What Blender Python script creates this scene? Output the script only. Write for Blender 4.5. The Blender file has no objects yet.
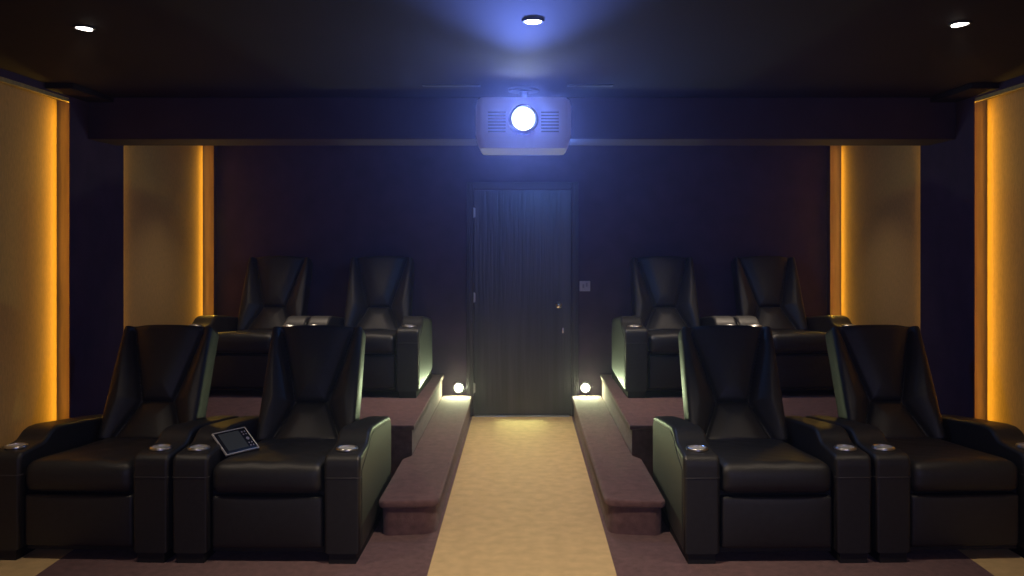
import bpy, bmesh, math, random
from mathutils import Vector, Matrix
random.seed(4)
S = bpy.context.scene
COL = S.collection
R = math.radians

# ------------------------------------------------------------------ camera, world, exposure
EYE = 1.54
cam = bpy.data.cameras.new('camera'); cam_o = bpy.data.objects.new('camera', cam); COL.objects.link(cam_o)
cam.sensor_width = 36.0; cam.lens = 900 / 1024 * 36.0
cam.shift_x = -10 / 1024; cam.shift_y = -46 / 1024
cam_o.location = (0, 0, EYE); cam_o.rotation_euler = (R(90), 0, 0)
cam.clip_start = 0.02; cam.clip_end = 60
S.camera = cam_o
w = bpy.data.worlds.new('world'); S.world = w; w.use_nodes = True
w.node_tree.nodes['Background'].inputs[0].default_value = (0.0, 0.0, 0.0, 1)
w.node_tree.nodes['Background'].inputs[1].default_value = 0.0
# thin haze added so the projector beam makes the wide blue lens glow
vo = w.node_tree.nodes.new('ShaderNodeVolumeScatter')
vo.inputs['Density'].default_value = 0.003; vo.inputs['Anisotropy'].default_value = 0.87
w.node_tree.links.new(vo.outputs[0], w.node_tree.nodes['World Output'].inputs['Volume'])
S.view_settings.view_transform = 'Standard'; S.view_settings.look = 'None'
S.view_settings.exposure = 0.0; S.view_settings.gamma = 1.0
S.view_settings.use_curve_mapping = False


def light(name, kind, loc, power, color, rot=(0, 0, 0), **kw):
    l = bpy.data.lights.new(name, kind); l.energy = power; l.color = color
    for k, v in kw.items():
        setattr(l, k, v)
    o = bpy.data.objects.new(name, l); COL.objects.link(o); o.location = loc; o.rotation_euler = rot
    return o


def aim(o, target):
    d = Vector(target) - o.location
    o.rotation_euler = d.to_track_quat('-Z', 'Y').to_euler()


# light coming back off the cinema screen on the front wall behind the camera
light('screen_light', 'AREA', (0.8, -1.4, 1.45), 26, (0.50, 0.50, 1.0), (R(90), 0, 0), shape='RECTANGLE', size=2.8, size_y=1.5)
# recessed ceiling downlights (three of them are in view, the rest are unseen, behind the beam)
WARMW = (1.0, 0.80, 0.60)
DOWN = [(-1.837, 3.775), (0.045, 3.654), (1.803, 3.705)]
for i, (x, y) in enumerate(DOWN):
    light('downlight_lamp', 'SPOT', (x, y, 2.405), (34, 135, 34)[i], WARMW, (0, 0, 0), spot_size=R(100), spot_blend=0.9, shadow_soft_size=0.03)
for (x, y, p) in [(-1.22, 6.78, 24), (1.22, 6.78, 24), (-2.08, 6.78, 16), (2.08, 6.78, 16), (0.0, 6.5, 120)]:  # unseen lamps set over the rear seats to brighten backrests, last over aisle
    light('downlight_lamp', 'SPOT', (x, y, 2.42), p, WARMW, (0, 0, 0), spot_size=R(95), spot_blend=0.9, shadow_soft_size=0.03)
for x, pw in ((-1.66, 90), (1.66, 170)):
    light('downlight_lamp', 'SPOT', (x, 6.98, 2.42), pw, WARMW, (0, 0, 0), spot_size=R(24), spot_blend=0.6, shadow_soft_size=0.03)
# projector lens spill
LENS = (0.008, 5.03, 2.23)
light('projector_spill', 'POINT', (LENS[0], LENS[1] - 0.06, LENS[2]), 0.5, (0.30, 0.42, 1.0), shadow_soft_size=0.05)


light('door_sheen_lamp', 'POINT', (0.2, 5.66, 2.12), 16, (0.12, 0.35, 1.0), shadow_soft_size=0.04)  # unseen blue lamp added behind the projector for the door sheen
pb = light('projector_beam', 'SPOT', (LENS[0], LENS[1] - 0.05, LENS[2]), 520, (0.15, 0.24, 1.0), spot_size=R(50), spot_blend=1.0, shadow_soft_size=0.05)
aim(pb, (0, -1.5, 1.2))

# ------------------------------------------------------------------ materials
def nt(name):
    m = bpy.data.materials.new(name); m.use_nodes = True
    n = m.node_tree.nodes; l = m.node_tree.links
    return m, n, l, n['Principled BSDF']


def mat(name, color, rough=0.6, metal=0.0, noise=None, bump=None, spec=0.5, var=0.25, emit=None, strength=0, sheen=0.0, stretch=None):
    m, n, l, b = nt(name)
    b.inputs['Base Color'].default_value = (*color, 1)
    b.inputs['Roughness'].default_value = rough
    b.inputs['Metallic'].default_value = metal
    b.inputs['Specular IOR Level'].default_value = spec
    if sheen:
        b.inputs['Sheen Weight'].default_value = sheen
    tc = n.new('ShaderNodeTexCoord'); mp = n.new('ShaderNodeMapping')
    l.new(tc.outputs['Object'], mp.inputs[0])
    if stretch:
        mp.inputs['Scale'].default_value = stretch
    if noise:
        t = n.new('ShaderNodeTexNoise'); t.inputs['Scale'].default_value = noise; t.inputs['Detail'].default_value = 6
        l.new(mp.outputs[0], t.inputs['Vector'])
        r = n.new('ShaderNodeValToRGB')
        r.color_ramp.elements[0].position = 0.3; r.color_ramp.elements[1].position = 0.7
        r.color_ramp.elements[0].color = (*[c * (1 - var) for c in color], 1)
        r.color_ramp.elements[1].color = (*[min(1, c * (1 + var)) for c in color], 1)
        l.new(t.outputs['Fac'], r.inputs[0]); l.new(r.outputs[0], b.inputs['Base Color'])
    if bump:
        sc, st, dist = bump
        t2 = n.new('ShaderNodeTexNoise'); t2.inputs['Scale'].default_value = sc; t2.inputs['Detail'].default_value = 4
        l.new(mp.outputs[0], t2.inputs['Vector'])
        bp = n.new('ShaderNodeBump'); bp.inputs['Strength'].default_value = st; bp.inputs['Distance'].default_value = dist
        l.new(t2.outputs['Fac'], bp.inputs['Height']); l.new(bp.outputs[0], b.inputs['Normal'])
    if emit:
        b.inputs['Emission Color'].default_value = (*emit, 1); b.inputs['Emission Strength'].default_value = strength
    return m


M = {}
M['leather'] = mat('black_leather', (0.020, 0.020, 0.020), 0.45, noise=40, bump=(420, 0.35, 0.002), var=0.15)
M['leather_side'] = mat('black_leather_panel', (0.016, 0.018, 0.015), 0.5, noise=40, bump=(420, 0.3, 0.002), var=0.15)
M['thread'] = mat('piping_leather', (0.05, 0.05, 0.05), 0.5)
M['plinth'] = mat('black_plinth', (0.01, 0.01, 0.01), 0.7)
M['steel'] = mat('brushed_steel', (0.72, 0.72, 0.70), 0.28, 1.0, bump=(90, 0.1, 0.001))
M['steel_in'] = mat('cup_liner_steel', (0.55, 0.56, 0.58), 0.4, 1.0)
M['liner'] = mat('satin_cup_liner', (0.50, 0.52, 0.54), 0.45, 0.25)
M['wall'] = mat('plum_wall_fabric', (0.078, 0.050, 0.088), 0.85, noise=6, bump=(300, 0.3, 0.002), var=0.12, spec=0.2)
M['beam'] = mat('plum_beam_paint', (0.050, 0.030, 0.048), 0.75, noise=5, var=0.1, spec=0.25)
M['ceil'] = mat('dark_ceiling_paint', (0.016, 0.0085, 0.0105), 0.8, noise=3, var=0.15, spec=0.2)
M['panel'] = mat('mustard_panel_fabric', (0.62, 0.40, 0.15), 0.9, noise=120, bump=(500, 0.5, 0.002), var=0.10, spec=0.1, stretch=(1, 1, 0.25))
M['jamb'] = mat('oak_jamb', (0.50, 0.39, 0.17), 0.6, noise=30, bump=(200, 0.3, 0.002), var=0.18, spec=0.2, stretch=(1, 1, 0.08))
M['cream'] = mat('cream_carpet', (0.72, 0.53, 0.27), 0.95, noise=14, bump=(350, 0.8, 0.004), var=0.09, spec=0.1)
M['plum'] = mat('plum_carpet', (0.165, 0.090, 0.092), 0.95, noise=25, bump=(300, 0.9, 0.006), var=0.22, spec=0.1, sheen=0.2)
M['door'] = mat('dark_wood_door', (0.045, 0.042, 0.055), 0.30, noise=14, bump=(40, 0.8, 0.004), var=0.3, stretch=(1, 1, 0.05))
M['frame'] = mat('door_frame_paint', (0.045, 0.035, 0.05), 0.45)
M['chrome'] = mat('chrome', (0.85, 0.82, 0.75), 0.15, 1.0)
M['white'] = mat('white_plastic', (0.55, 0.52, 0.56), 0.4)
M['grey'] = mat('grey_rocker', (0.32, 0.30, 0.35), 0.4)
M['black'] = mat('black_plastic', (0.012, 0.012, 0.013), 0.25)
M['blackm'] = mat('black_matt', (0.02, 0.02, 0.02), 0.6)
M['proj'] = mat('projector_casing', (0.50, 0.52, 0.58), 0.4)
M['lens'] = mat('lit_lens', (1, 1, 1), 0.3, emit=(0.62, 0.75, 1.0), strength=90)
M['lamp'] = mat('lit_lamp', (1, 1, 1), 0.3, emit=(1.0, 0.93, 0.82), strength=14)
M['steplamp'] = mat('lit_step_lamp', (1, 1, 1), 0.3, emit=(0.95, 1.0, 0.62), strength=40)
M['led'] = mat('amber_led', (1, 0.6, 0.2), 0.4, emit=(1.0, 0.5, 0.08), strength=3)
M['screen'] = mat('tablet_display', (0.03, 0.032, 0.036), 0.2, emit=(0.30, 0.34, 0.36), strength=0.03)
M['bezel'] = mat('tablet_edge_metal', (0.70, 0.67, 0.62), 0.35, 0.4)


# ------------------------------------------------------------------ helpers
def obj(name, bm, material, parent=None, smooth=False, sharp=35, wn=False):
    me = bpy.data.meshes.new(name); bm.normal_update(); bm.to_mesh(me); bm.free()
    for mm in (material if isinstance(material, (list, tuple)) else [material]):
        me.materials.append(mm)
    if smooth:
        for p in me.polygons:
            p.use_smooth = True
        me.set_sharp_from_angle(angle=R(sharp))
    o = bpy.data.objects.new(name, me); COL.objects.link(o)
    if parent:
        o.parent = parent
    if wn:
        m_ = o.modifiers.new('wn', 'WEIGHTED_NORMAL'); m_.keep_sharp = True
    return o


def tag(o, label, cat, group=None):
    o['label'] = label; o['category'] = cat
    if group:
        o['group'] = group
    return o


def thing(name, label, cat, loc=(0, 0, 0), group=None):
    o = bpy.data.objects.new(name, None); COL.objects.link(o); o.location = loc
    o.empty_display_size = 0.1
    return tag(o, label, cat, group)


def struct(name, bm, m, **kw):
    o = obj(name, bm, m, **kw); o['kind'] = 'structure'
    return o


def copy_tree(o, parent=None):
    c = o.copy(); COL.objects.link(c); c.parent = parent
    for ch in [x for x in bpy.data.objects if x.parent == o]:
        copy_tree(ch, c)
    return c


def box(bm, x0, x1, y0, y1, z0, z1, mi=0, bev=0.0, seg=2):
    if x0 > x1:
        x0, x1 = x1, x0
    vs = [bm.verts.new(p) for p in [(x0, y0, z0), (x1, y0, z0), (x1, y1, z0), (x0, y1, z0), (x0, y0, z1), (x1, y0, z1), (x1, y1, z1), (x0, y1, z1)]]
    fs = [bm.faces.new([vs[i] for i in f]) for f in [(3, 2, 1, 0), (4, 5, 6, 7), (0, 1, 5, 4), (1, 2, 6, 5), (2, 3, 7, 6), (3, 0, 4, 7)]]
    for f in fs:
        f.material_index = mi
    if bev:
        es = list({e for f in fs for e in f.edges})
        bmesh.ops.bevel(bm, geom=es, offset=bev, segments=seg, profile=0.5, affect='EDGES')
    return fs


def coords(h, r, n):
    inner = max(h - r, 0)
    a = [-h, -h + r * 0.12, -h + r * 0.35, -h + r * 0.65]
    mid = [-inner + 2 * inner * i / n for i in range(n + 1)]
    return a + mid + [-v for v in reversed(a)]


def rbox(bm, x0, x1, y0, y1, z0, z1, r, n=(6, 6, 6), fn=None):
    """rounded box; fn(local, normal, half) -> offset vector"""
    c = Vector(((x0 + x1) / 2, (y0 + y1) / 2, (z0 + z1) / 2))
    h = Vector(((x1 - x0) / 2, (y1 - y0) / 2, (z1 - z0) / 2))
    r = min(r, h.x, h.y, h.z)
    ax = [coords(h[i], r, n[i]) for i in range(3)]
    cache = {}

    def vert(i, j, k):
        key = (i, j, k)
        if key in cache:
            return cache[key]
        p = Vector((ax[0][i], ax[1][j], ax[2][k]))
        q = Vector([max(-(h[t] - r), min(h[t] - r, p[t])) for t in range(3)])
        d = p - q
        nn = d.normalized() if d.length > 1e-9 else Vector((0, 0, 1))
        s = q + nn * r
        if fn:
            s = s + fn(s, nn, h)
        cache[key] = bm.verts.new(s + c)
        return cache[key]
    I, J, K = (len(a) - 1 for a in ax)
    for i in range(I):
        for j in range(J):
            bm.faces.new([vert(i, j, 0), vert(i, j + 1, 0), vert(i + 1, j + 1, 0), vert(i + 1, j, 0)])
            bm.faces.new([vert(i, j, K), vert(i + 1, j, K), vert(i + 1, j + 1, K), vert(i, j + 1, K)])
    for i in range(I):
        for k in range(K):
            bm.faces.new([vert(i, 0, k), vert(i + 1, 0, k), vert(i + 1, 0, k + 1), vert(i, 0, k + 1)])
            bm.faces.new([vert(i, J, k), vert(i, J, k + 1), vert(i + 1, J, k + 1), vert(i + 1, J, k)])
    for j in range(J):
        for k in range(K):
            bm.faces.new([vert(0, j, k), vert(0, j, k + 1), vert(0, j + 1, k + 1), vert(0, j + 1, k)])
            bm.faces.new([vert(I, j, k), vert(I, j + 1, k), vert(I, j + 1, k + 1), vert(I, j, k + 1)])


def lathe(bm, prof, loc=(0, 0, 0), axis='Z', seg=32, mi=0, rot=None):
    """prof: list of (radius, height)"""
    rings = []
    mx = rot or Matrix.Identity(3)
    for (rr, hh) in prof:
        ring = []
        for s in range(seg):
            a = 2 * math.pi * s / seg
            p = Vector((rr * math.cos(a), rr * math.sin(a), hh))
            if axis == 'Y':
                p = Vector((p.x, -p.z, p.y))
            if axis == 'X':
                p = Vector((p.z, p.x, p.y))
            ring.append(bm.verts.new(mx @ p + Vector(loc)))
        rings.append(ring)
    fs = []
    for a, b in zip(rings, rings[1:]):
        for s in range(seg):
            f = bm.faces.new([a[s], a[(s + 1) % seg], b[(s + 1) % seg], b[s]]); f.material_index = mi; fs.append(f)
    for ring in (rings[0], rings[-1]):
        try:
            f = bm.faces.new(ring); f.material_index = mi
        except ValueError:
            pass
    return fs


def tube(bm, pts, r, seg=8):
    rings = []
    for i, p in enumerate(pts):
        p = Vector(p)
        d = (Vector(pts[min(i + 1, len(pts) - 1)]) - Vector(pts[max(i - 1, 0)])).normalized()
        u = d.orthogonal().normalized() if i == 0 else (u0 - d * u0.dot(d)).normalized()
        u0 = u; v = d.cross(u)
        rings.append([bm.verts.new(p + (u * math.cos(2 * math.pi * s / seg) + v * math.sin(2 * math.pi * s / seg)) * r) for s in range(seg)])
    for a, b in zip(rings, rings[1:]):
        for s in range(seg):
            bm.faces.new([a[s], a[(s + 1) % seg], b[(s + 1) % seg], b[s]])
    bm.faces.new(rings[0]); bm.faces.new(rings[-1])


def prism(bm, pts, z0, z1, bev_top=0, bev_bot=0, mi=0, seg=3):
    a = [bm.verts.new((x, y, z0)) for x, y in pts]; b = [bm.verts.new((x, y, z1)) for x, y in pts]
    n = len(pts)
    fb = bm.faces.new(list(reversed(a))); ft = bm.faces.new(b)
    side = [bm.faces.new([a[i], a[(i + 1) % n], b[(i + 1) % n], b[i]]) for i in range(n)]
    for f in [fb, ft] + side:
        f.material_index = mi
    bmesh.ops.recalc_face_normals(bm, faces=[fb, ft] + side)
    ed = []
    if bev_top:
        ed += list(ft.edges)
    if bev_top:
        bmesh.ops.bevel(bm, geom=list(ft.edges), offset=bev_top, segments=seg, profile=0.5, affect='EDGES')
    if bev_bot:
        bmesh.ops.bevel(bm, geom=list(fb.edges), offset=bev_bot, segments=seg, profile=0.5, affect='EDGES')


# ------------------------------------------------------------------ room shell
WX = 2.70; BACK = 7.97; H = 2.44; NT = 2.40; FR = -1.55
PN = 2.768     # face of the recessed fabric panels
DEPTH = 2.96  # back of the niches

bm = bmesh.new()
EDGE = [-3.05, -2.245, -0.438, 0.438, 2.18, 3.05]
for k, (a, b) in enumerate(zip(EDGE, EDGE[1:])):
    box(bm, a, b, FR, BACK + 0.1, -0.08, 0.0, mi=0 if k in (0, 2, 4) else 1)
struct('floor', bm, [M['cream'], M['plum']])

bm = bmesh.new(); box(bm, -3.05, 3.05, FR, BACK + 0.1, H, H + 0.1)
struct('ceiling', bm, M['ceil'])
bm = bmesh.new(); box(bm, -3.05, 3.05, BACK, BACK + 0.1, 0, H)
struct('wall_back', bm, M['wall'])
bm = bmesh.new(); box(bm, -3.05, 3.05, FR - 0.1, FR, 0, H)
struct('wall_front', bm, M['wall'])
N1, N2, N3, N4 = 0.6, 5.44, 6.10, 7.92   # near niche, far niche
for s, nm in ((-1, 'left'), (1, 'right')):
    bm = bmesh.new()
    box(bm, s * WX, s * DEPTH, N2 + 0.012, N3, 0, H)           # pillar between the niches
    box(bm, s * WX, s * DEPTH, FR, N1, 0, H)              # solid wall before the near niche
    box(bm, s * WX, s * DEPTH, N1, N2 + 0.012, NT, H)             # headers
    box(bm, s * WX, s * DEPTH, N3, BACK, NT, H)
    box(bm, s * DEPTH, s * (DEPTH + .09), FR, BACK, 0, H)  # back of the niches
    for ye in (N2 + 0.012, BACK):                                 # fin hiding the LED strip
        box(bm, s * (WX - 0.0), s * (WX + 0.005), ye - 0.075, ye, 0, NT)
    struct('wall_' + nm, bm, M['wall'])

# reveals (jambs) that face the camera at the far end of each niche
k = 1
for s in (-1, 1):
    for (yj, t) in ((N2, 0.011), (N4, 0.05)):
        bm = bmesh.new(); box(bm, s * (WX + 0.006), s * (DEPTH - 0.001), yj, yj + t, 0.0, NT - 0.001)
        struct('trim_%d' % k, bm, M['jamb']); k += 1
# ceiling beam and the two shallow boxed-down pieces at its ends
bm = bmesh.new(); box(bm, -WX, WX, 5.60, 5.98, 2.18, H, bev=0.004, seg=1)
struct('trim_%d' % k, bm, M['beam']); k += 1
for s in (-1, 1):
    bm = bmesh.new(); box(bm, s * 2.54, s * (WX - 0.001), 5.09, 5.60, NT + 0.008, H, bev=0.003, seg=1)
    struct('trim_%d' % k, bm, M['ceil']); k += 1
# lining of the near niche heads (thin moulding that catches the amber light)
for s in (-1, 1):
    bm = bmesh.new(); box(bm, s * (WX + 0.006), s * (WX + 0.028), N1, N2, NT - 0.022, NT - 0.001)
    struct('trim_%d' % k, bm, M['jamb']); k += 1
# narrow ceiling air slots before the beam, either side of the projector
for (x0, x1) in ((-0.57, -0.24), (0.26, 0.52)):
    bm = bmesh.new(); box(bm, x0, x1, 5.13, 5.19, H - 0.006, H)
    box(bm, x0 + .01, x1 - .01, 5.145, 5.175, H - 0.008, H - 0.005)
    tag(obj('air_vent', bm, M['blackm']), 'narrow black slot vent in the ceiling %s of the projector' % ('left' if x0 < 0 else 'right'), 'vent', 'slot vents')


# fabric panels
def panel(s, y0, y1, label, near_gap):
    bm = bmesh.new()
    n = 48; L = y1 - y0; face = []
    for i in range(n + 1):
        u = i / n; y = y0 + L * u
        e0 = min(1, (y - y0) / 0.30); e1 = min(1, (y1 - y) / 0.45)
        x = PN + 0.032 * max(0, 1 - (y1 - y) / 0.9) ** 2 + 0.03 * (1 - math.sin(e0 * math.pi / 2)) ** 1.2
        face.append((s * x, y))
    pts = face + [(s * (DEPTH - 0.005), y1), (s * (DEPTH - 0.005), y0)]
    prism(bm, pts, 0.02, NT - 0.004)
    o = obj('wall_panel', bm, M['panel'], smooth=True, sharp=30)
    return tag(o, label, 'wall panel', 'mustard fabric wall panels')


G = 0.025
panel(-1, N1 + .02, N2 - G, 'tall amber-lit fabric wall panel at the left edge of the photo, nearer than the left pillar', 0)
panel(-1, N3 + .03, N4 - G, 'tall amber-lit fabric wall panel between the left pillar and the back wall', 0)
panel(1, N1 + .02, N2 - G, 'tall amber-lit fabric wall panel at the right edge of the photo, nearer than the right pillar', 0)
panel(1, N3 + .03, N4 - G, 'tall amber-lit fabric wall panel between the right pillar and the back wall', 0)
AMB = (1.0, 0.57, 0.06)
for s in (-1, 1):
    for (yj, p, dr) in ((N2 - 0.012, 3.8, -1), (N4 - 0.012, 3.8, -1), (N3 + 0.008, 1.3, 1)):
        x = s * (WX + (0.014 if dr < 0 else 0.02))
        l_ = light('amber_strip', 'AREA', (x, yj, NT / 2), p, AMB, shape='RECTANGLE', size=0.008, size_y=NT - 0.06)
        d = Vector((s * (0.30 if dr < 0 else 0.75), 0.95 * dr if dr < 0 else 0.66, 0)).normalized()
        zax = -d; yax = Vector((0, 0, 1)); xax = yax.cross(zax)   # long side stays vertical
        l_.rotation_euler = Matrix((xax, yax, zax)).transposed().to_euler()

# ------------------------------------------------------------------ platform and lower steps
PX = 0.69; PY = 5.75; PH = 0.37; SH = 0.185


def arc(cx, cy, r, a0, a1, n=8):
    return [(cx + r * math.cos(R(a0 + (a1 - a0) * i / n)), cy + r * math.sin(R(a0 + (a1 - a0) * i / n))) for i in range(n + 1)]


def mirror(pts, s):
    return [(s * x, y) for x, y in pts]


for s, nm in ((-1, 'left'), (1, 'right')):
    # raised platform carrying the rear seats: body and carpeted nosing
    bm = bmesh.new()
    prism(bm, mirror([(PX + 0.015, PY + 0.02), (WX - 0.001, PY + 0.02), (WX - 0.001, BACK - .001), (PX + 0.015, BACK - .001)], s), 0, PH - 0.03)
    prism(bm, mirror([(PX, PY), (WX - 0.002, PY), (WX - 0.002, BACK - .002), (PX, BACK - .002)], s), PH - 0.034, PH, bev_top=0.012, bev_bot=0.01)
    o = obj('seating_platform', bm, M['plum'], smooth=True, sharp=50); o['kind'] = 'structure'
    o['label'] = 'raised plum carpeted platform under the %s rear recliners' % nm
    # lower step along the aisle with rounded front corners
    x0, x1, yf = 0.438, 0.755, 4.70

    def outline(d):
        a, b, f_ = x0 + d, x1 - d, yf + d
        r = 0.085
        return (arc(a + r, f_ + r + .02, r, 180, 262, 8) + arc(b - r * .55, f_ + r * .55, r * .55, 275, 360, 8) +
                [(b - 0.005, PY - 0.12), (PX + 0.014 - d * 0, PY - 0.03), (PX + 0.014, BACK - .003 - d), (a, BACK - .003 - d)])
    bm = bmesh.new()
    prism(bm, mirror(outline(0.018), s), 0, SH - 0.035)
    prism(bm, mirror(outline(0.0), s), SH - 0.04, SH, bev_top=0.014, bev_bot=0.012)
    o = obj('aisle_step', bm, M['plum'], smooth=True, sharp=50); o['kind'] = 'structure'
    o['label'] = 'long plum carpeted step on the %s side of the aisle' % nm

# ------------------------------------------------------------------ door
bm = bmesh.new()
dx0, dx1, dz = -0.424, 0.433, 2.0
box(bm, dx0, dx1, BACK - 0.018, BACK - 0.001, 0.012, dz, bev=0.002, seg=1)
door = struct('door_1', bm, M['door'])
door['label'] = 'dark wooden door in the back wall at the end of the aisle'
bm = bmesh.new()
for (a, b) in ((dx0 - 0.065, dx0 - 0.004), (dx1 + 0.004, dx1 + 0.065)):
    box(bm, a, b, BACK - 0.03, BACK - 0.001, 0.0, dz + 0.07, bev=0.004, seg=1)
    box(bm, a + .015, b - .015, BACK - 0.038, BACK - 0.03, 0.0, dz + 0.055, bev=0.003, seg=1)
box(bm, dx0 - 0.004, dx1 + 0.004, BACK - 0.03, BACK - 0.001, dz + 0.005, dz + 0.07, bev=0.004, seg=1)
o = obj('door_frame', bm, M['frame'], door)
bm = bmesh.new()
kx, kz = 0.325, 0.985
lathe(bm, [(0.030, 0.0), (0.030, 0.005), (0.012, 0.008), (0.010, 0.03), (0.020, 0.034), (0.027, 0.045), (0.026, 0.058), (0.015, 0.066), (0.002, 0.068)], (kx, BACK - 0.018, kz), 'Y', 28)
obj('door_knob', bm, M['chrome'], door, smooth=True)
bm = bmesh.new()
box(bm, 0.352, 0.372, BACK - 0.024, BACK - 0.018, 0.735, 0.785, bev=0.003)
lathe(bm, [(0.006, 0), (0.006, 0.010), (0.002, 0.011)], (0.362, BACK - 0.023, 0.765), 'Y', 12)
obj('keyhole_plate', bm, M['chrome'], door)
for hz in (0.25, 1.05, 1.80):
    bm = bmesh.new()
    lathe(bm, [(0.006, -0.045), (0.006, 0.045)], (dx0 - 0.002, BACK - 0.022, hz), 'Z', 12)
    box(bm, dx0, dx0 + .012, BACK - 0.021, BACK - 0.018, hz - .04, hz + .04)
    obj('hinge', bm, M['steel_in'], door)
bm = bmesh.new(); box(bm, -0.42, 0.42, BACK - 0.05, BACK - 0.002, 0.0, 0.010, bev=0.003)  # pale threshold strip standing in for the light under the door
obj('threshold_light_strip', bm, M['steel_in'], door)

# light switch
sw = thing('light_switch', 'pale square light switch on the back wall right of the door', 'light switch', (0.556, BACK, 1.15))
bm = bmesh.new(); box(bm, -0.048, 0.048, -0.010, -0.0, -0.046, 0.046, bev=0.004)
obj('switch_plate', bm, M['white'], sw)
for rx, rz_ in ((-0.014, 0.0), (0.016, 0.012)):
    bm = bmesh.new(); box(bm, rx - 0.008, rx + 0.008, -0.015, -0.009, rz_ - 0.018, rz_ + 0.018, bev=0.002)
    obj('rocker', bm, M['grey'], sw)


# ------------------------------------------------------------------ recliners
def seam_dist(px, pz, segs):
    best = 9
    for (ax_, az, bx_, bz) in segs:
        vx, vz = bx_ - ax_, bz - az
        t = max(0, min(1, ((px - ax_) * vx + (pz - az) * vz) / (vx * vx + vz * vz)))
        best = min(best, math.hypot(px - ax_ - vx * t, pz - az - vz * t))
    return best


AW = 0.183; CW = 0.914; DEP = 1.06


def arm_mesh():
    """armrest about its own centre line x=0, y from 0 to DEP"""
    bm = bmesh.new()
    top = [(0.0, 0.46)] + [(0.045 - 0.045 * math.cos(R(a)), 0.475 + 0.045 * math.sin(R(a))) for a in (20, 45, 70, 90)]
    top += [(0.14, 0.526), (0.205, 0.530), (0.235, 0.536), (0.262, 0.552), (0.29, 0.572), (0.33, 0.583), (0.39, 0.584), (0.6, 0.563), (0.85, 0.535), (0.99, 0.517)]
    top += [(1.03, 0.505), (DEP, 0.47), (DEP, 0.06)]
    pts = [(0.0, 0.05)] + top
    hw = AW / 2 - 0.003
    a = [bm.verts.new((-hw, y, z)) for y, z in pts]; b = [bm.verts.new((hw, y, z)) for y, z in pts]
    for v in a + b:   # the arm narrows a little toward the rear
        v.co.x *= 1 - 0.26 * v.co.y / DEP
    n = len(pts)
    f0 = bm.faces.new(a); f1 = bm.faces.new(list(reversed(b)))
    fs = [bm.faces.new([a[(i + 1) % n], a[i], b[i], b[(i + 1) % n]]) for i in range(n)]
    bmesh.ops.recalc_face_normals(bm, faces=[f0, f1] + fs)
    bmesh.ops.bevel(bm, geom=list(f0.edges) + list(f1.edges), offset=0.020, segments=4, profile=0.5, affect='EDGES')
    return bm


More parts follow.
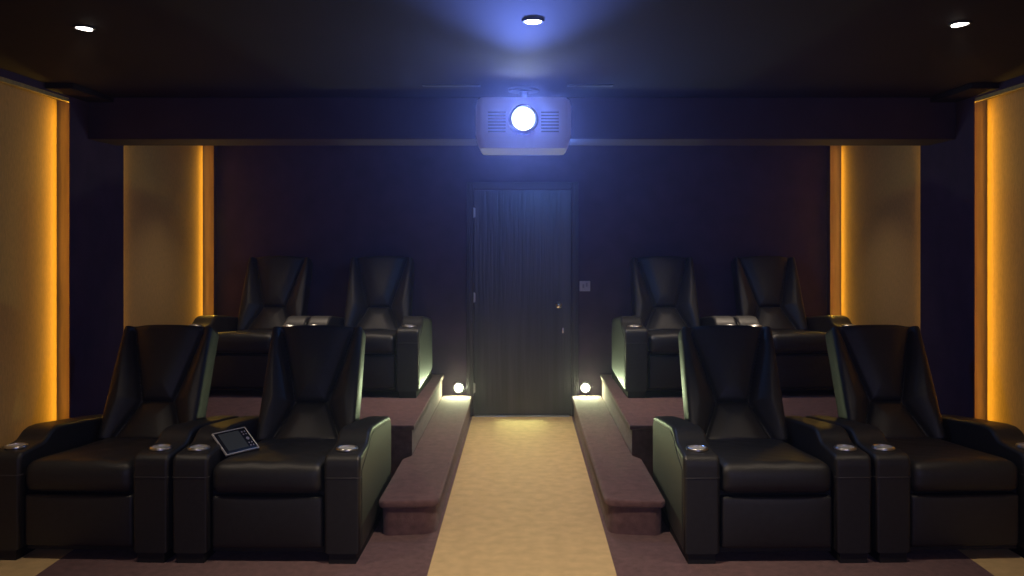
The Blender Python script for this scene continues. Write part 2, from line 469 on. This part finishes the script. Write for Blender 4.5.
def make_recliner():
    root = thing('recliner', '', 'armchair')
    mesh = None
    for s in (-1, 1):
        cx = s * (CW / 2 - AW / 2)
        arm = obj('armrest', arm_mesh(), M['leather'], root, smooth=True, sharp=50, wn=True)
        arm.location = (cx, 0, 0)
        # outer side panel, flat stretched leather
        bm = bmesh.new()
        prof = [(0.03, 0.075), (0.03, 0.445), (0.205, 0.50), (0.29, 0.545), (0.39, 0.558), (0.99, 0.492), (1.035, 0.465), (1.035, 0.085)]
        a = [bm.verts.new((0, y, z)) for y, z in prof]; b = [bm.verts.new((0.004, y, z)) for y, z in prof]
        n = len(prof)
        fs = [bm.faces.new(a), bm.faces.new(b)] + [bm.faces.new([a[i], a[(i + 1) % n], b[(i + 1) % n], b[i]]) for i in range(n)]
        bmesh.ops.recalc_face_normals(bm, faces=fs)
        bmesh.ops.bevel(bm, geom=list(fs[1 if s > 0 else 0].edges), offset=0.002, segments=2, affect='EDGES')
        sp = obj('side_panel', bm, M['leather_side'], arm)
        sp.location = ((AW / 2 - 0.0045) if s > 0 else (-AW / 2 + 0.0005), 0, 0)
        sp.rotation_euler = (0, 0, s * math.atan(0.26 * (AW / 2 - 0.003) / DEP))
        # seam below the arm front
        bm = bmesh.new(); hw = AW / 2 - 0.004
        tube(bm, [(-hw, 0.03, 0.412), (-hw, 0.012, 0.412), (-hw + .015, 0.0, 0.412), (hw - .015, 0.0, 0.412), (hw, 0.012, 0.412), (hw, 0.03, 0.412)], 0.0028, 6)
        obj('piping', bm, M['thread'], arm, smooth=True, sharp=60)
        # cup holder
        bm = bmesh.new()
        lathe(bm, [(0.040, 0.0025), (0.0425, 0.002), (0.0430, 0.0075), (0.0460, 0.0095), (0.0520, 0.0075), (0.0545, 0.003), (0.054, -0.002)], (0, 0, 0), 'Z', 40, 0)
        f = lathe(bm, [(0.0424, 0.0030), (0.038, 0.0034), (0.012, 0.0044), (0.001, 0.0046)], (0, 0, 0), 'Z', 40, 1)
        cup = obj('cup_holder', bm, [M['steel'], M['liner']], arm, smooth=True, sharp=50)
        cup['label'] = 'round steel cup holder set into the arm'
        cup.location = (0, 0.115, 0.5265)
        bm = bmesh.new(); box(bm, -AW / 2 + .026, AW / 2 - .026, 0.008, DEP - 0.03, 0.0, 0.055)
        obj('foot', bm, M['plinth'], arm)
    iw = CW / 2 - AW  # half inner width
    # base frame
    bm = bmesh.new(); box(bm, -iw, iw, 0.06, 1.0, 0.04, 0.34)
    obj('base', bm, M['plinth'], root)
    # footrest panel

    def front_puff(amp):
        def fn(p, n_, h):
            if n_.y < -0.3:
                return Vector((0, -amp * (1 - (p.x / h.x) ** 4) * (1 - (p.z / h.z) ** 2), 0))
            return Vector((0, 0, 0))
        return fn
    bm = bmesh.new(); rbox(bm, -iw + .004, iw - .004, 0.022, 0.09, 0.065, 0.318, 0.018, (10, 2, 8), front_puff(0.010))
    obj('footrest', bm, M['leather'], root, smooth=True, sharp=80)

    # seat cushion
    def seat_fn(p, n_, h):
        v = Vector((0, 0, 0))
        if n_.z > 0.2:
            bx = 1 - (abs(p.x) / h.x) ** 4
            # dished body print and the round stitched swell at the middle
            rr = math.hypot((p.x) / 0.19, (p.y - 0.05) / 0.17)
            ring = math.exp(-((rr - 1) / 0.09) ** 2)
            v.z += (0.014 * bx - 0.012 * math.exp(-rr * rr * 1.4) - 0.003 * ring) * n_.z
            v.z += 0.0022 * math.sin(p.x * 38 + p.y * 21) * math.sin(p.y * 33 + 1.2) * bx
        v.z -= 0.055 * max(0, (p.y + h.y) / (2 * h.y) - 0.12)
        if n_.y < -0.2:
            v.y -= 0.014 * (1 - (p.x / h.x) ** 4) * (1 - (p.z / h.z) ** 2)
        return v
    bm = bmesh.new(); rbox(bm, -iw + .002, iw - .002, 0.012, 0.84, 0.325, 0.468, 0.045, (26, 30, 5), seat_fn)
    obj('seat_cushion', bm, M['leather'], root, smooth=True, sharp=80)

    # backrest
    HW, HH, TH = 0.279, 0.345, 0.060
    segs = []
    vz = lambda v: -HH + 2 * HH * v
    for s in (-1, 1):
        segs.append((s * 0.215, vz(0.955), s * 0.095, vz(0.355)))
        segs.append((s * 0.095, vz(0.355), s * 0.190, vz(0.03)))
    segs.append((-0.095, vz(0.355), 0.095, vz(0.355)))

    def back_fn(p, n_, h):
        v = Vector((0, 0, 0))
        # taper slightly toward the top, softly arched top line
        t = (p.z + h.z) / (2 * h.z)
        v.x += -p.x * 0.03 * t
        if n_.z > 0.3:
            v.z += 0.006 * (1 - (p.x / h.x) ** 2)
        if n_.y < -0.05:
            wgt = min(1, -n_.y * 1.6)
            d = seam_dist(p.x, p.z, segs)
            vm = 0.355
            if t > vm:
                sx = 0.095 + (0.215 - 0.095) * (t - vm) / (0.955 - vm)
                dep = 0.040 * max(0, 1 - (t - vm) / (0.60))
            else:
                sx = 0.095 + (0.190 - 0.095) * (vm - t) / (vm - 0.03)
                dep = 0.040 * max(0, 1 - (vm - t) / (0.36))
            ux = abs(p.x)
            if ux > sx:
                k_ = (ux - sx) / max(1e-3, h.x - sx)
                dep = dep * (1 - min(1, k_ * 1.6)) - 0.014 * math.sin(min(1, k_) * math.pi)
            else:
                dep = dep - 0.010 * (1 - (ux / sx) ** 2)
            groove = 0.024 * math.exp(-(d / 0.010) ** 1.5) - 0.022 * (1 - math.exp(-(d / 0.06) ** 2))
            v.y += (dep + groove) * wgt
        return v
    bm = bmesh.new(); rbox(bm, -HW, HW, -TH, TH, -HH, HH, 0.026, (76, 4, 84), back_fn)
    LEAN = R(26)
    mx = Matrix.Rotation(-LEAN, 4, 'X')
    ctr = Vector((0, 0.930, 0.704))
    bmesh.ops.transform(bm, matrix=Matrix.Translation(ctr) @ mx, verts=bm.verts)
    bk = obj('backrest', bm, M['leather'], root, smooth=True, sharp=80)
    return root


proto = make_recliner()
F1, F2 = 4.295, 6.74
A_IN, A_OUT = R(0.9), R(2.7)


def place(s, row, outer):
    """front-centre position and turn of a chair; the outer chairs are turned slightly to the walls"""
    p = Vector((s * 0.768, row, 0))
    a = A_IN
    if outer:
        p = p + Vector((s * math.cos(a), math.sin(a), 0)) * (CW + 0.010)
        a = A_OUT
    p = p + Vector((s * math.cos(a), math.sin(a), 0)) * (CW / 2)
    return p.x, p.y, s * a


seats = [
    (-1, F1, True, 0, 'black leather recliner at the left edge of the front row, beside the amber wall'),
    (-1, F1, False, 0, 'black leather front row recliner with the touch screen remote lying on it'),
    (1, F1, False, 0, 'black leather front row recliner right of the aisle, arm beside the right step'),
    (1, F1, True, 0, 'black leather recliner at the right edge of the front row, cut by the photo edge'),
    (-1, F2, True, PH, 'black leather recliner in the back left corner of the raised rear row'),
    (-1, F2, False, PH, 'black leather rear row recliner left of the aisle, beside the left step light'),
    (1, F2, False, PH, 'black leather rear row recliner right of the aisle, beside the right step light'),
    (1, F2, True, PH, 'black leather recliner in the back right corner of the raised rear row'),
]
for i, (sd, row, outer, z, lab) in enumerate(seats):
    o = proto if i == 0 else copy_tree(proto)
    x, y, a = place(sd, row, outer)
    o.location = (x, y, z); o.rotation_euler = (0, 0, a); o['label'] = lab
    o['group'] = 'front row recliners' if z == 0 else 'rear row recliners'

# ------------------------------------------------------------------ touch screen remote on the inner left chair
k_ = 1.03
TL = Vector((-0.346 * 4.40, 4.40, EYE - 0.2153 * 4.40)); 
TL = Vector((TL.x * k_, TL.y * k_, EYE + (TL.z - EYE) * k_))
Wv = Vector((0.105, 0.18, -0.0025)) * k_; Hv = Vector((0.0904, -0.0545, -0.093)) * k_
ex = Wv.normalized(); ey = -(Hv - ex * Hv.dot(ex)).normalized(); ez = ex.cross(ey)
wl, hl = Wv.length, Hv.length
rem = thing('touch_remote', 'slim metal-edged touch screen remote lying on the seat of a front row recliner', 'remote control')
rem.matrix_world = Matrix.Translation(TL + (Wv + Hv) / 2 + ez * 0.014) @ Matrix((ex, ey, ez)).transposed().to_4x4()
bm = bmesh.new(); rbox(bm, -wl / 2, wl / 2, -hl / 2, hl / 2, -0.016, 0.0, 0.006, (6, 6, 1))
obj('casing', bm, M['black'], rem, smooth=True, sharp=60)
bm = bmesh.new()
for (a, b, c, d) in ((-wl / 2, wl / 2, hl / 2 - .005, hl / 2), (-wl / 2, wl / 2, -hl / 2, -hl / 2 + .006), (-wl / 2, -wl / 2 + .005, -hl / 2 + .006, hl / 2 - .005), (wl / 2 - .005, wl / 2, -hl / 2 + .006, hl / 2 - .005)):
    box(bm, a, b, c, d, -0.010, 0.0025, bev=0.001, seg=1)
obj('metal_edge', bm, M['bezel'], rem)
bm = bmesh.new(); box(bm, -wl / 2 + .028, wl / 2 - .055, -hl / 2 + .022, hl / 2 - .014, 0.0, 0.0012)
obj('display', bm, M['screen'], rem)
bm = bmesh.new(); bx = wl / 2 - 0.030
lathe(bm, [(0.009, 0), (0.009, 0.002), (0.0055, 0.002), (0.005, 0.003), (0.001, 0.0035)], (bx, 0, 0), 'Z', 24)
obj('dial', bm, M['grey'], rem, smooth=True)
for (ox, oy) in ((-0.009, 0.045), (0.009, 0.045), (-0.009, 0.028), (0.009, 0.028), (-0.009, -0.028), (0.009, -0.028), (-0.009, -0.045), (0.009, -0.045)):
    bm = bmesh.new(); lathe(bm, [(0.0042, 0), (0.0042, 0.0018), (0.003, 0.0024)], (bx + ox, oy, 0), 'Z', 12)
    obj('button', bm, M['grey'], rem)

# ------------------------------------------------------------------ downlights
LAB = ['lit round ceiling downlight near the left side of the ceiling', 'lit round ceiling downlight in the middle, above the projector', 'lit round ceiling downlight near the right side of the ceiling']


def downlight(x, y, label, tilt):
    t = thing('downlight', label, 'ceiling light', (x, y, H), 'ceiling downlights')
    bm = bmesh.new()
    lathe(bm, [(0.046, 0.0), (0.046, -0.004), (0.042, -0.007), (0.036, -0.006), (0.033, 0.0)], seg=32)
    obj('trim_ring', bm, M['blackm'], t, smooth=True, sharp=50)
    bm = bmesh.new()
    rot = Matrix.Rotation(R(tilt), 3, 'Y') 
    lathe(bm, [(0.033, -0.001), (0.033, -0.006), (0.031, -0.008), (0.015, -0.0095), (0.001, -0.010)], seg=28, rot=rot)
    obj('lamp', bm, M['lamp'], t, smooth=True)


for (x, y), lab, tl in zip(DOWN, LAB, (9, 0, -9)):
    downlight(x, y, lab, tl)

# ------------------------------------------------------------------ step lights on the back wall
for s, nm in ((-1, 'left'), (1, 'right')):
    x = s * 0.56; z = 0.250
    t = thing('step_light', 'small glowing round step light low on the back wall, above the %s aisle step' % nm, 'step light', (x, BACK, z), 'step lights')
    bm = bmesh.new(); lathe(bm, [(0.052, 0.0), (0.052, 0.006), (0.047, 0.012), (0.036, 0.012), (0.034, 0.006)], axis='Y', seg=32)
    obj('light_rim', bm, M['steel_in'], t, smooth=True, sharp=50)
    bm = bmesh.new(); lathe(bm, [(0.035, 0.004), (0.035, 0.012), (0.030, 0.020), (0.015, 0.025), (0.001, 0.026)], axis='Y', seg=28)
    obj('lamp', bm, M['steplamp'], t, smooth=True)
    light('step_lamp', 'SPOT', (x, BACK - 0.045, z + 0.005), 25, (0.82, 1.0, 0.55), (R(-86), 0, 0), spot_size=R(168), spot_blend=0.35, shadow_soft_size=0.03)

# ------------------------------------------------------------------ projector
pj = thing('projector', 'pale ceiling projector with glowing lens in front of the beam', 'projector', (0.008, 5.08, 2.07))
bm = bmesh.new()
lv = [(0.0, 0.245, 0.0), (0.012, 0.255, -0.0), (0.085, 0.272, 0.0), (0.24, 0.272, 0.0), (0.275, 0.262, 0.0), (0.288, 0.245, 0.0)]
rings = []
for (z, hw, _) in lv:
    r_ = 0.04; yb = 0.42; ring = []
    ring += arc(-hw + r_, 0.0 + r_, r_, 180, 270, 5)
    ring += arc(hw - r_, 0.0 + r_, r_, 270, 360, 5)
    ring += arc(hw - r_, yb - r_, r_, 0, 90, 5)
    ring += arc(-hw + r_, yb - r_, r_, 90, 180, 5)
    rings.append([bm.verts.new((x, y, z)) for x, y in ring])
for a, b in zip(rings, rings[1:]):
    n = len(a)
    for i in range(n):
        bm.faces.new([a[i], a[(i + 1) % n], b[(i + 1) % n], b[i]])
bm.faces.new(list(reversed(rings[0]))); bm.faces.new(rings[-1])
obj('casing', bm, M['proj'], pj, smooth=True, sharp=40)
bm = bmesh.new(); lathe(bm, [(0.085, -0.01), (0.085, 0.02), (0.078, 0.03), (0.072, 0.045), (0.066, 0.045), (0.058, 0.03), (0.056, 0.02)], (0, 0, 0.16), 'Y', 36)
obj('lens_barrel', bm, M['blackm'], pj, smooth=True, sharp=40)
bm = bmesh.new(); lathe(bm, [(0.057, 0.020), (0.050, 0.030), (0.030, 0.038), (0.001, 0.041)], (0, 0, 0.16), 'Y', 32)
obj('lens', bm, M['lens'], pj, smooth=True)
for s in (-1, 1):
    bm = bmesh.new()
    for i in range(7):
        box(bm, s * 0.15 - 0.05, s * 0.15 + 0.05, -0.003, 0.004, 0.09 + i * 0.018, 0.098 + i * 0.018)
    obj('vent_grille', bm, M['blackm'], pj)
bm = bmesh.new(); lathe(bm, [(0.028, 0.286), (0.028, 0.35)], (0, 0.2, 0), 'Z', 20)
lathe(bm, [(0.09, 0.352), (0.09, 0.368), (0.03, 0.3695)], (0, 0.2, 0), 'Z', 28)
for s in (-1, 1):
    box(bm, s * .09 - .012, s * .09 + .012, 0.10, 0.30, 0.286, 0.30)
box(bm, -.10, .10, .185, .215, 0.30, 0.312)
obj('ceiling_mount', bm, M['blackm'], pj, smooth=True, sharp=40)
